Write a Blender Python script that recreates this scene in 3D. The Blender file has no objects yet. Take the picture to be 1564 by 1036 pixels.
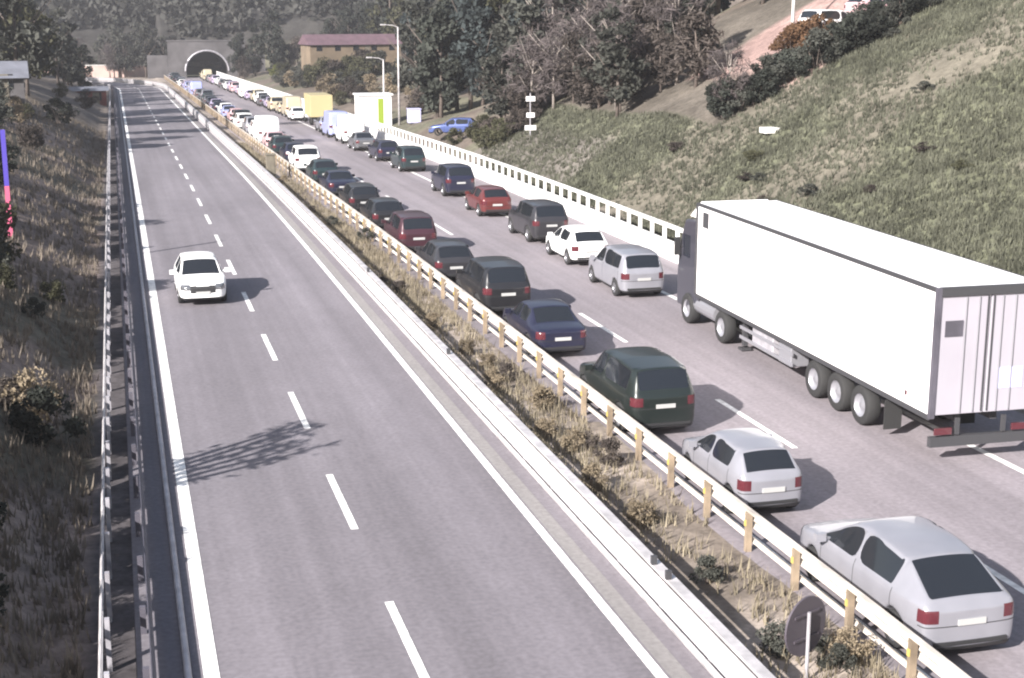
import bpy, bmesh, math, random
import numpy as np
from mathutils import Vector, Matrix
R = math.radians
scene = bpy.context.scene
col = scene.collection

# ------------------------------------------------------------------ camera, sky, sun, exposure
CAM_H = 10.4
cd = bpy.data.cameras.new('camera'); cam = bpy.data.objects.new('camera', cd); col.objects.link(cam)
cam.location = (0, 0, CAM_H)
cam.rotation_euler = (R(90 - 13.0), 0, R(-15.24))
cd.sensor_width = 36.0; cd.lens = 36.0 * 2200 / 1564
cd.clip_start = .5; cd.clip_end = 4000
scene.camera = cam

SUN_EL = 28.0
w = bpy.data.worlds.new('World'); scene.world = w; w.use_nodes = True
nt = w.node_tree; bg = nt.nodes['Background']
sky = nt.nodes.new('ShaderNodeTexSky'); sky.sky_type = 'NISHITA'; sky.sun_disc = False
sky.sun_elevation = R(SUN_EL); sky.sun_rotation = R(233)
sky.air_density = 1.2; sky.dust_density = 2.0
nt.links.new(sky.outputs[0], bg.inputs[0]); bg.inputs[1].default_value = .058
ld = bpy.data.lights.new('sun', 'SUN'); ld.energy = 5.0; ld.angle = R(.6); ld.color = (1, .95, .90)
sun = bpy.data.objects.new('sun', ld); col.objects.link(sun)
ce = math.cos(R(SUN_EL))
sun.rotation_euler = Vector((.8 * ce, .6 * ce, -math.sin(R(SUN_EL)))).to_track_quat('-Z', 'Y').to_euler()
sun.location = (-60, -45, 80)
scene.view_settings.view_transform = 'Standard'; scene.view_settings.look = 'None'
scene.view_settings.exposure = 1.6; scene.view_settings.gamma = 1
scene.cycles.filter_width = 2.1
scene.cycles.volume_bounces = 0

rnd = random.Random(7); nr = np.random.RandomState(7)

# ------------------------------------------------------------------ materials
def mat(name, c, rough=.7, metal=0, noise=0, scale=5, coat=0, rand=0, spec=.5, bump=0, detail=4):
    m = bpy.data.materials.new(name); m.use_nodes = True
    t = m.node_tree; b = t.nodes['Principled BSDF']
    b.inputs['Base Color'].default_value = (*c, 1); b.inputs['Roughness'].default_value = rough
    b.inputs['Metallic'].default_value = metal; b.inputs['Coat Weight'].default_value = coat
    b.inputs['Specular IOR Level'].default_value = spec
    last = None
    if noise or rand or bump:
        g = t.nodes.new('ShaderNodeNewGeometry')
        n = t.nodes.new('ShaderNodeTexNoise'); n.inputs['Scale'].default_value = scale; n.inputs['Detail'].default_value = detail
        t.links.new(g.outputs['Position'], n.inputs['Vector'])
        mr = t.nodes.new('ShaderNodeMapRange'); mr.inputs[1].default_value = .3; mr.inputs[2].default_value = .7
        mr.inputs[3].default_value = 1 - noise; mr.inputs[4].default_value = 1 + noise
        t.links.new(n.outputs['Fac'], mr.inputs[0]); val = mr.outputs[0]
        if rand:
            oi = t.nodes.new('ShaderNodeObjectInfo'); m2 = t.nodes.new('ShaderNodeMapRange')
            m2.inputs[3].default_value = 1 - rand; m2.inputs[4].default_value = 1 + rand
            t.links.new(oi.outputs['Random'], m2.inputs[0])
            mu = t.nodes.new('ShaderNodeMath'); mu.operation = 'MULTIPLY'
            t.links.new(val, mu.inputs[0]); t.links.new(m2.outputs[0], mu.inputs[1]); val = mu.outputs[0]
        vm = t.nodes.new('ShaderNodeVectorMath'); vm.operation = 'SCALE'; vm.inputs[0].default_value = c
        t.links.new(val, vm.inputs['Scale']); t.links.new(vm.outputs[0], b.inputs['Base Color'])
        if bump:
            bp = t.nodes.new('ShaderNodeBump'); bp.inputs['Strength'].default_value = bump; bp.inputs['Distance'].default_value = .05
            t.links.new(n.outputs['Fac'], bp.inputs['Height']); t.links.new(bp.outputs[0], b.inputs['Normal'])
    return m

def leafmat(name, c, rand=.25, noise=.45, scale=.35):
    m = mat(name, c, rough=.75, noise=noise, scale=scale, rand=rand, spec=.15)
    t = m.node_tree; b = t.nodes['Principled BSDF']
    tr = t.nodes.new('ShaderNodeBsdfTranslucent'); tr.inputs[0].default_value = (*[x * 1.1 for x in c], 1)
    mx = t.nodes.new('ShaderNodeMixShader'); mx.inputs[0].default_value = .25
    t.links.new(b.outputs[0], mx.inputs[1]); t.links.new(tr.outputs[0], mx.inputs[2])
    t.links.new(mx.outputs[0], t.nodes['Material Output'].inputs[0])
    return m

def asphaltmat(name, c):
    """worn motorway asphalt: fine grain, broad patches, faint tracks and streaks running along the lanes"""
    m = bpy.data.materials.new(name); m.use_nodes = True
    t = m.node_tree; b = t.nodes['Principled BSDF']; b.inputs['Roughness'].default_value = .85
    b.inputs['Specular IOR Level'].default_value = .3
    g = t.nodes.new('ShaderNodeNewGeometry')
    def noise(sx, sy, sc, det, lo, hi):
        mp = t.nodes.new('ShaderNodeMapping'); mp.inputs['Scale'].default_value = (sx, sy, 1)
        t.links.new(g.outputs['Position'], mp.inputs[0])
        n = t.nodes.new('ShaderNodeTexNoise'); n.inputs['Scale'].default_value = sc; n.inputs['Detail'].default_value = det
        t.links.new(mp.outputs[0], n.inputs['Vector'])
        r = t.nodes.new('ShaderNodeMapRange'); r.inputs[1].default_value = .3; r.inputs[2].default_value = .7
        r.inputs[3].default_value = lo; r.inputs[4].default_value = hi
        t.links.new(n.outputs['Fac'], r.inputs[0]); return r.outputs[0]
    vs = [noise(1, 1, 9, 6, .86, 1.14), noise(.85, .012, 1.0, 3, .82, 1.12), noise(.22, .06, 1, 4, .86, 1.12), noise(1, .5, 1.6, 2, .95, 1.04), noise(4, .02, 1, 2, .93, 1.05)]
    v = vs[0]
    for o in vs[1:]:
        mu = t.nodes.new('ShaderNodeMath'); mu.operation = 'MULTIPLY'; t.links.new(v, mu.inputs[0]); t.links.new(o, mu.inputs[1]); v = mu.outputs[0]
    vm = t.nodes.new('ShaderNodeVectorMath'); vm.operation = 'SCALE'; vm.inputs[0].default_value = c
    t.links.new(v, vm.inputs['Scale']); t.links.new(vm.outputs[0], b.inputs['Base Color'])
    return m

def groundmat():
    m = bpy.data.materials.new('ground'); m.use_nodes = True
    t = m.node_tree; b = t.nodes['Principled BSDF']; b.inputs['Roughness'].default_value = .95
    b.inputs['Specular IOR Level'].default_value = .1
    a = t.nodes.new('ShaderNodeAttribute'); a.attribute_name = 'soil'
    g = t.nodes.new('ShaderNodeNewGeometry'); v = None
    for sc, lo, hi in ((.25, .72, 1.28), (2.2, .75, 1.25), (9, .8, 1.2)):
        n = t.nodes.new('ShaderNodeTexNoise'); n.inputs['Scale'].default_value = sc; n.inputs['Detail'].default_value = 5
        t.links.new(g.outputs['Position'], n.inputs['Vector'])
        r = t.nodes.new('ShaderNodeMapRange'); r.inputs[1].default_value = .3; r.inputs[2].default_value = .7
        r.inputs[3].default_value = lo; r.inputs[4].default_value = hi; t.links.new(n.outputs['Fac'], r.inputs[0])
        if v is None: v = r.outputs[0]
        else:
            mu = t.nodes.new('ShaderNodeMath'); mu.operation = 'MULTIPLY'; t.links.new(v, mu.inputs[0]); t.links.new(r.outputs[0], mu.inputs[1]); v = mu.outputs[0]
    vm = t.nodes.new('ShaderNodeVectorMath'); vm.operation = 'SCALE'
    t.links.new(a.outputs['Color'], vm.inputs[0]); t.links.new(v, vm.inputs['Scale']); t.links.new(vm.outputs[0], b.inputs['Base Color'])
    return m

M = dict(
    asphalt_left=asphaltmat('asphalt', (.164, .151, .168)),
    asphalt_right=asphaltmat('asphalt_pale', (.215, .193, .21)),
    asphalt_verge=asphaltmat('asphalt_shoulder', (.21, .20, .20)),
    paint=mat('road_paint', (.66, .65, .64), .6, noise=.3, scale=5),
    ground=groundmat(),
    galv=mat('galvanised_steel', (.46, .44, .45), .5, .25, noise=.25, scale=3),
    galv_warm=mat('stained_steel', (.50, .455, .41), .55, .15, noise=.3, scale=1.3),
    post_brown=mat('rusty_post', (.21, .165, .12), .8, .1, noise=.4, scale=2),
    galv_dark=mat('weathered_steel', (.34, .33, .36), .55, .3, noise=.2, scale=3),
    concrete=mat('concrete', (.55, .53, .51), .9, noise=.15, scale=1.5),
    concrete_white=mat('white_concrete', (.62, .61, .60), .85, noise=.22, scale=.6),
    concrete_grey=mat('grey_concrete', (.085, .08, .084), .9, noise=.3, scale=.5),
    tunnel_dark=mat('tunnel_lining', (.02, .018, .02), .95),
    glass=mat('car_glass', (.012, .014, .018), .06, 0, spec=.6),
    glass_clear=mat('truck_glass', (.02, .022, .03), .08),
    rubber=mat('rubber', (.018, .018, .019), .85),
    rim=mat('wheel_rim', (.25, .25, .27), .35, .7),
    trim=mat('black_trim', (.02, .02, .022), .6),
    redlamp=mat('tail_lens', (.075, .016, .022), .2, coat=.5),
    lamp=mat('head_lens', (.16, .165, .18), .12, .5, coat=.6),
    plate=mat('plate', (.34, .34, .34), .5),
    white=mat('white_paint', (.80, .79, .80), .45, noise=.03, scale=.7),
    truck_white=mat('trailer_panel', (.82, .81, .82), .5, noise=.04, scale=.5),
    truck_dark=mat('dark_frame', (.04, .04, .045), .6),
    door_shaded=mat('shaded_door_panel', (.31, .295, .335), .5, noise=.04, scale=.8),  # trailer white darkened: weaker light on the rear face put into the colour
    steel_shade=mat('dark_shaded_steel', (.085, .08, .10), .6, .2, noise=.2, scale=2),  # left barrier's shade put into the steel colour; also used for dark truck fittings
    alu=mat('aluminium', (.30, .30, .33), .4, .5),
    cab=mat('cab_lavender', (.038, .038, .05), .4, coat=.4),
    sign_back=mat('sign_back', (.07, .06, .075), .6, .1),
    bark=mat('bark', (.10, .08, .07), .9, noise=.3, scale=4),
    bark_pale=mat('bark_pale', (.24, .21, .19), .9, noise=.3, scale=4),
    leaf_olive=leafmat('leaf_olive', (.060, .060, .036)),
    leaf_grey=leafmat('leaf_grey', (.060, .062, .054)),
    leaf_far=leafmat('leaf_far', (.052, .052, .048), noise=.6, scale=.12),
    leaf_dark=leafmat('leaf_dark', (.036, .040, .034)),
    leaf_teal=leafmat('leaf_bluegreen', (.045, .055, .056)),
    leaf_brown=leafmat('leaf_brown', (.062, .052, .047)),
    leaf_rust=leafmat('leaf_rust', (.105, .060, .034)),
    leaf_straw=leafmat('leaf_straw', (.19, .155, .11), noise=.3),
    leaf_lime=leafmat('leaf_lime', (.11, .12, .04)),
    twig=leafmat('twig', (.10, .085, .085), noise=.3),
    grass=leafmat('grass_blade', (.094, .096, .072), rand=0, noise=.4, scale=.6),
    grass_dry=leafmat('grass_dry', (.22, .19, .14), rand=0, noise=.35, scale=1.2),
    grass_brown=leafmat('grass_brown', (.165, .14, .115), rand=0, noise=.4, scale=.8),
    red_wall=mat('rust_plaster', (.16, .045, .035), .8, noise=.2, scale=.6),
    pink_wall=mat('pink_plaster', (.55, .40, .36), .9, noise=.12, scale=.4),
    ochre_wall=mat('ochre_wall', (.15, .115, .08), .9, noise=.2, scale=.6),
    roof_plum=mat('plum_roof', (.10, .06, .075), .85, noise=.2, scale=1),
    roof_slate=mat('slate_roof', (.12, .125, .15), .7, noise=.2, scale=1),
    blue=mat('blue_enamel', (.07, .05, .32), .4), pink=mat('pink_enamel', (.48, .10, .18), .4),
    lime=mat('lime_panel', (.22, .30, .03), .5),
    lav=mat('pale_blue_sheet', (.45, .45, .72), .5),
    rail_brown=mat('brown_cabinet', (.13, .115, .09), .8, noise=.2, scale=4),
    brass=mat('reflector', (.42, .33, .10), .4),
)

# ------------------------------------------------------------------ helpers
class MB:
    def __init__(s): s.v = []; s.f = []
    def add(s, v, f):
        o = len(s.v); s.v += [tuple(p) for p in v]; s.f += [tuple(i + o for i in q) for q in f]; return s
    def box(s, x0, x1, y0, y1, z0, z1, mtx=None):
        v = [(x0, y0, z0), (x1, y0, z0), (x1, y1, z0), (x0, y1, z0), (x0, y0, z1), (x1, y0, z1), (x1, y1, z1), (x0, y1, z1)]
        if mtx: v = [mtx @ Vector(p) for p in v]
        return s.add(v, [(3, 2, 1, 0), (4, 5, 6, 7), (0, 1, 5, 4), (1, 2, 6, 5), (2, 3, 7, 6), (3, 0, 4, 7)])
    def tube(s, pts, rad, n=8, cap=True):
        pts = [Vector(p) for p in pts]; rad = rad if hasattr(rad, '__len__') else [rad] * len(pts)
        rings = []
        for i, p in enumerate(pts):
            d = (pts[min(i + 1, len(pts) - 1)] - pts[max(i - 1, 0)]).normalized()
            a = d.cross(Vector((0, 0, 1)) if abs(d.z) < .9 else Vector((1, 0, 0))).normalized(); b = d.cross(a)
            rings.append([p + (a * math.cos(k * 2 * math.pi / n) + b * math.sin(k * 2 * math.pi / n)) * rad[i] for k in range(n)])
        v = [q for r in rings for q in r]; f = []
        for i in range(len(pts) - 1):
            for k in range(n): f.append((i * n + k, i * n + (k + 1) % n, (i + 1) * n + (k + 1) % n, (i + 1) * n + k))
        if cap: f += [tuple(range(n))[::-1], tuple(range((len(pts) - 1) * n, len(pts) * n))]
        return s.add(v, f)
    def sweep(s, section, path, closed=True):
        """section: list of (x,z) offsets; path: list of (x,y,z)"""
        n = len(section); v = []; f = []
        for (x, y, z) in path: v += [(x + a, y, z + b) for a, b in section]
        for i in range(len(path) - 1):
            for k in range(n if closed else n - 1):
                f.append((i * n + k, (i + 1) * n + k, (i + 1) * n + (k + 1) % n, i * n + (k + 1) % n))
        if closed: f += [tuple(range(n)), tuple(range((len(path) - 1) * n, len(path) * n))[::-1]]
        return s.add(v, f)
    def mesh(s, name, m, smooth=False):
        me = bpy.data.meshes.new(name); me.from_pydata(s.v, [], s.f); me.update()
        bm = bmesh.new(); bm.from_mesh(me); bmesh.ops.recalc_face_normals(bm, faces=bm.faces); bm.to_mesh(me); bm.free()
        if m is not None: me.materials.append(M[m] if isinstance(m, str) else m)
        if smooth: me.polygons.foreach_set('use_smooth', [True] * len(me.polygons))
        return me
    def build(s, name, m, parent=None, smooth=False, bevel=0):
        o = bpy.data.objects.new(name, s.mesh(name, m, smooth)); col.objects.link(o)
        if parent: o.parent = parent
        if bevel:
            b = o.modifiers.new('bevel', 'BEVEL'); b.width = bevel; b.segments = 2; b.limit_method = 'ANGLE'
        return o

def tag(o, label, cat, group=None, kind=None):
    if label: o['label'] = label
    if cat: o['category'] = cat
    if group: o['group'] = group
    if kind: o['kind'] = kind
    return o
def empty(name, loc=(0, 0, 0), rz=0):
    o = bpy.data.objects.new(name, None); col.objects.link(o); o.location = loc; o.rotation_euler = (0, 0, rz); return o
def child(name, me, parent, loc=None, rot=None):
    o = bpy.data.objects.new(name, me); col.objects.link(o); o.parent = parent
    if loc: o.location = loc
    if rot: o.rotation_euler = rot
    return o
def structure(o): o['kind'] = 'structure'; return o

# ------------------------------------------------------------------ road geometry
def zr(Y):
    a, b, g = 45., 105., -.02
    if Y < a: return 0.
    if Y < b: return g * (Y - a) ** 2 / (2 * (b - a))
    return g * (b - a) / 2 + g * (Y - b)
def sl(Y): return 0. if Y < 262 else -((Y - 262) ** 2) / 260.
def sr(Y): return -.012 * (min(max(Y, 20), 85) - 25)
WALL_X = 22.35
TUN0, TUN1 = 335., 356.
def smooth(a, b, t):
    t = min(max((t - a) / (b - a), 0), 1); return t * t * (3 - 2 * t)
def hn(x, y):
    return (math.sin(x * .31 + y * .13) * .5 + math.sin(x * .11 - y * .27 + 1.3) * .6 + math.sin(x * .73 + y * .61 + 2) * .2 + math.sin(x * .05 + y * .07) * 1.0)
def ground_z(X, Y):
    base = zr(Y); z = base - .05
    xl = -.85 + sl(Y)
    if X < xl:
        u = xl - X
        z += min(.5 * u * smooth(0, 2.5, u), 1.5 + .30 * u) * (1 if Y < 150 else 1 - .45 * smooth(150, 260, Y)) + hn(X, Y) * .22 * smooth(.5, 3, u)
    elif X > WALL_X + .6:
        u = X - WALL_X - .6
        s = .52 - .34 * smooth(96, 165, Y)
        e = max(u - 2.2, 0)
        z += s * e * smooth(0, 4, e + .8) - .15 * smooth(0, 1, u) + hn(X, Y) * .30 * smooth(1, 8, u)
        if X > 80: z -= (X - 80) * s * .55
        # the level track cut across the upper slope
        d = abs((Y - 82) - (X - 43) * .25)
        if 37 < X < 60 and d < 5:
            k = 1 - smooth(2.2, 4.5, d); z = z * (1 - k) + (8.6 + (X - 43) * .3) * k
    elif 9.0 < X < 11.2 + sr(Y):
        z = base + .05 + hn(X * 3, Y) * .05
    yh = TUN1 - 1.5 if X > 11 else TUN1 + 8
    if Y > yh:
        v = Y - yh
        z += min(v, 4) * 2.2 + max(v - 4, 0) * .36 + hn(X * .35, Y * .35) * 3 * smooth(0, 40, v)
    if 11 < X < 33 and TUN0 - 4 < Y: z = max(z, base - .05)
    return z

# ------------------------------------------------------------------ ground sheet
xs = np.unique(np.round(np.concatenate([np.arange(-420, -40, 14), np.arange(-40, -14, 3), np.arange(-14, -1.9, .8), np.array([-1.5, -1.2, -.86, 0, 2, 4, 6, 8, 8.9, 9.1, 9.6, 10.2, 10.8, 11.1, 12, 14, 17, 20, 22.9]),
                            np.arange(23, 62, .9), np.arange(62, 110, 4), np.arange(110, 700, 16)]), 2))
ys = np.unique(np.round(np.concatenate([np.arange(-60, 8, 8), np.arange(8, 120, 1.2), np.arange(120, 330, 3.5), np.arange(330, 372, 1.5), np.arange(372, 1000, 14)]), 2))
vv = []; soil = []
for Y in ys:
    for X in xs:
        vv.append((X, Y, ground_z(X, Y)))
        n = hn(X * 1.7 + 3, Y * 1.7)
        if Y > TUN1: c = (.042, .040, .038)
        elif -.95 < X - sl(Y) < .5: c = (.075, .068, .072)  # shade between the two left barriers put into the soil colour
        elif X < -.8 + sl(Y):
            c = (.20, .162, .145) if n > -.4 else (.11, .10, .08)
            if Y > 110: c = (.14, .12, .105)
        elif X < 11.4:
            c = (.28, .24, .21) if n > -.7 else (.16, .135, .115)
        elif X < WALL_X + 3: c = (.17, .15, .13)
        else:
            edge = 76.3 + n * .5 if X > 32.5 else 108
            if Y < edge:
                c = (.105, .108, .074) if n > -.6 else (.13, .118, .095)
                if X > 40 and n > .9: c = (.19, .155, .125)
                if Y > 84 and X < 30: c = (.13, .118, .105)
            elif Y < 92 and 36.5 < X < 53 and n > -1.4: c = (.25, .175, .16)
            elif Y < 108: c = (.10, .088, .075)
            else: c = (.12, .115, .085) if n > 0 else (.12, .10, .085)
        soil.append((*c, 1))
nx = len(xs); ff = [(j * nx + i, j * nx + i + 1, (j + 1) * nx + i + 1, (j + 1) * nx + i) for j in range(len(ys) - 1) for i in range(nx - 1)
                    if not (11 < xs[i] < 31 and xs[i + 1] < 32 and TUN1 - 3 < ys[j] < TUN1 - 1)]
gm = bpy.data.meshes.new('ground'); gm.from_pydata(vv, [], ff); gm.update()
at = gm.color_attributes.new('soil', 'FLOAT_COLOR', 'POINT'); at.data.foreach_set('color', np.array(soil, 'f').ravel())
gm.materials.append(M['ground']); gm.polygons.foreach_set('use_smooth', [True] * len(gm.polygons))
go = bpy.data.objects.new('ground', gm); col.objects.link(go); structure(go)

YP = list(np.arange(-12, 130, 4.)) + list(np.arange(130, 368, 6.))
YR = [y for y in YP if y < TUN1 - 4]
def strip(x0, x1, ysx, dz, sh):
    m = MB(); v = []
    for y in ysx: v += [(x0 + sh(y), y, zr(y) + dz), (x1 + sh(y), y, zr(y) + dz)]
    return m.add(v, [(2 * i, 2 * i + 1, 2 * i + 3, 2 * i + 2) for i in range(len(ysx) - 1)])
left_road = structure(strip(-.2, 8.95, YP, .012, sl).build('road', 'asphalt_left'))
right_road = structure(strip(11.25, WALL_X - .1, YR, .012, lambda y: sr(y) * max(0, 1)).build('road', 'asphalt_right'))
# widen the right road under the wall where the carriageway drifts
structure(strip(WALL_X - 1.3, WALL_X + .1, YR, .004, lambda y: 0).build('road_edge', 'asphalt_right'))
strip(7.98, 8.3, YP, .016, sl).build('shoulder_surface', 'asphalt_verge', left_road)
strip(.82, 1.07, YP, .020, sl).build('edge_line', 'paint', left_road)
strip(7.74, 7.93, YP, .020, sl).build('edge_line', 'paint', left_road)
d = MB()
y = 12.7 - 7.45 * 2
while y < 330:
    a, b = y, y + 3.65
    d.add([(4.12 + sl(a), a, zr(a) + .02), (4.28 + sl(a), a, zr(a) + .02), (4.28 + sl(b), b, zr(b) + .02), (4.12 + sl(b), b, zr(b) + .02)], [(0, 1, 2, 3)])
    y += 7.45
d.build('lane_dashes', 'paint', left_road)
strip(11.75, 11.9, YR, .020, sr).build('edge_line', 'paint', right_road)
strip(19.5, 19.7, YR, .020, sr).build('edge_line', 'paint', right_road)
d = MB(); y = 30.3 - 11.7 * 3
while y < 330:
    a, b = y, y + 4.6
    d.add([(15.32 + sr(a), a, zr(a) + .02), (15.48 + sr(a), a, zr(a) + .02), (15.48 + sr(b), b, zr(b) + .02), (15.32 + sr(b), b, zr(b) + .02)], [(0, 1, 2, 3)])
    y += 11.7
d.build('lane_dashes', 'paint', right_road)

# ------------------------------------------------------------------ guard rails
def wave(h, wd, n=2):
    """closed outline of a corrugated beam: front face bulges towards -x"""
    k = 4 * n; f = [(-(.5 - .5 * math.cos(2 * math.pi * n * i / k)) * wd, -h / 2 + h * i / k) for i in range(k + 1)]
    return [(x - .004, z) for x, z in f] + [(x + .012, z) for x, z in reversed(f)]
def guardrail(name, label, x, sh, y0, y1, step, beams, postw, flip=1, mt='galv', pm='galv_dark', ph=.8, topcap=None, off=.1):
    t = tag(empty(name, (x, y0, 0)), label, 'guardrail')
    path = [y0] + [q for q in YP if y0 < q < y1] + [y1]
    for nm, zc, h, wd, n in beams:
        m = MB(); m.sweep([(a * flip - off * flip, b) for a, b in wave(h, wd, n)], [(sh(q), q - y0, zr(q) + zc) for q in path])
        m.build(nm, mt, t, smooth=False)
    if topcap:
        m = MB(); m.sweep([(-topcap, 0), (topcap, 0), (topcap, .05), (-topcap, .05)], [(sh(q), q - y0, zr(q) + ph + .012) for q in path]); m.build('top_rail', mt, t)
    me = MB().box(-postw, postw, -.05, .05, -.15, ph).mesh('post', pm); refl = MB().box(-.01, .01, -.035, .035, -.06, .06).mesh('reflector', 'brass')
    rest = MB(); i = 0; q = y0 + .4
    while q < y1:
        if i < 100:
            po = child('post', me, t, (sh(q), q - y0, zr(q)))
            if mt == 'galv_warm' and i < 60: child('reflector', refl, po, (-postw - .012, 0, ph - .22))
        else: rest.box(sh(q) - postw, sh(q) + postw, q - y0 - .05, q - y0 + .05, zr(q) - .15, zr(q) + ph)
        i += 1; q += step
    if rest.v: rest.build('post', pm, t)['kind'] = 'stuff'
    return t
guardrail('guardrail', 'bright corrugated crash barrier beside the shoulder of the empty carriageway', 8.72, sl, 4, 330, 2.2,
          [('rail_beam', .50, .50, .07, 3), ('rub_rail', .11, .16, .03, 1)], .045, 1, topcap=.10, ph=.78)
guardrail('guardrail', 'two-beam median crash barrier with posts beside the queue of cars', 11.42, sr, 4, TUN0 - 6, 2.0,
          [('rail_beam', .64, .31, .07, 2), ('lower_beam', .24, .12, .05, 1)], .06, -1, mt='galv_warm', pm='post_brown', topcap=.05, ph=.82, off=.10)
guardrail('guardrail', 'outer thin barrier along the brown bank at the road edge', -.62, sl, 4, 330, 2.0,
          [('rail_beam', .66, .16, .03, 1), ('lower_beam', .35, .12, .03, 1)], .04, 1, mt='galv', ph=.86)
guardrail('guardrail', 'grey corrugated barrier next to the solid white line by the bank', -.06, sl, 4, 330, 2.4,
          [('rail_beam', .36, .29, .06, 2)], .05, -1, mt='steel_shade', pm='steel_shade', ph=.5, off=.09)
pp = tag(MB().tube([(.58 + sl(q), q, zr(q) + .075) for q in YP if q > 2 and q < 330], .06, 8).build('cable_duct', 'galv_dark', smooth=True),
         'long grey pipe lying between the barrier and the white edge line', 'pipe')
# studs and delineators on the inner barrier
for i, (dx, yy) in enumerate([(0, 22.3), (.0, 21.6), (0, 38.6), (0, 52.0)]):
    o = MB().box(-.05, .05, -.04, .04, 0, .16).build('reflector', 'truck_dark'); o.location = (8.66, yy, .842)
    tag(o, 'small dark reflector on top of the bright barrier beside the empty road', 'reflector', 'reflectors on the inner barrier')

# white parapet with railing along the right side
t = tag(empty('parapet', (WALL_X, 36, 0)), 'white concrete parapet with open rail along the queued carriageway', 'parapet')
yy = [36.] + [q for q in YP if 36 < q < TUN0 - 1] + [TUN0 - 1]
MB().sweep([(-.22, -.1), (-.14, .72), (.14, .72), (.18, -.3)], [(0, q - 36, zr(q)) for q in yy]).build('wall', 'concrete_white', t)
MB().sweep([(-.07, 1.30), (-.07, 1.45), (.07, 1.45), (.07, 1.30)], [(0, q - 36, zr(q)) for q in yy]).build('top_rail', 'concrete_white', t)
me = MB().box(-.06, .06, -.09, .09, .72, 1.30).mesh('post', 'concrete_white'); rest = MB(); q = 36.2; i = 0
while q < TUN0 - 1.5:
    if i < 99: child('post', me, t, (0, q - 36, zr(q)))
    else: rest.box(-.06, .06, q - 36.09, q - 35.91, zr(q) + .72, zr(q) + 1.30)
    i += 1; q += 1.5
rest.build('post', 'concrete_white', t)['kind'] = 'stuff'

# ------------------------------------------------------------------ tunnel portal
zt = zr(TUN0)
t = tag(empty('tunnel_portal', (20.4, TUN0, zt)), 'grey concrete tunnel mouth with dark arch at the head of the queue', 'tunnel')
rx, hz0 = 4.6, 1.4; arc = [(-rx, -.3)] + [(-rx * math.cos(a), hz0 + 4.3 * math.sin(a)) for a in np.linspace(0, math.pi, 19)] + [(rx, -.3)]
m = MB(); na = len(arc)
out = [(-8.5, -.3)] + [(-8.5 + 17 * k / (na - 3), 8.0) for k in range(na - 2)] + [(8.5, -.3)]
for yq in (0, .9): m.v += [(a, yq, b) for a, b in arc] + [(a, yq, b) for a, b in out]
for k in range(na - 1):
    m.f += [(k, k + 1, na + k + 1, na + k), (2 * na + k, 3 * na + k, 3 * na + k + 1, 2 * na + k + 1), (na + k, na + k + 1, 3 * na + k + 1, 3 * na + k), (k, 2 * na + k, 2 * na + k + 1, k + 1)]
m.build('portal_wall', 'concrete_grey', t)
L = TUN1 - TUN0; m = MB()
for yq in (.9, L): m.v += [(a, yq, b) for a, b in arc]
m.f = [(k, k + 1, na + k + 1, na + k) for k in range(na - 1)] + [tuple(range(na, 2 * na))]
m.build('tube', 'tunnel_dark', t)
m = MB(); ring = [(a * 1.04, b * 1.04 + .05) for a, b in arc[1:-1]]
m.tube([(a, -.1, b) for a, b in ring], .22, 6); m.build('arch_ring', 'galv_dark', t)
MB().box(-8.7, 8.7, -.15, 1.05, 8.002, 8.3).build('coping', 'concrete_grey', t)
for s in (-1, 1):
    MB().box(min(s * 8.55, s * 13), max(s * 8.55, s * 13), .6, 1.6, -.4, 5.0).build('wing_wall', 'concrete_grey', t)

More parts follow.
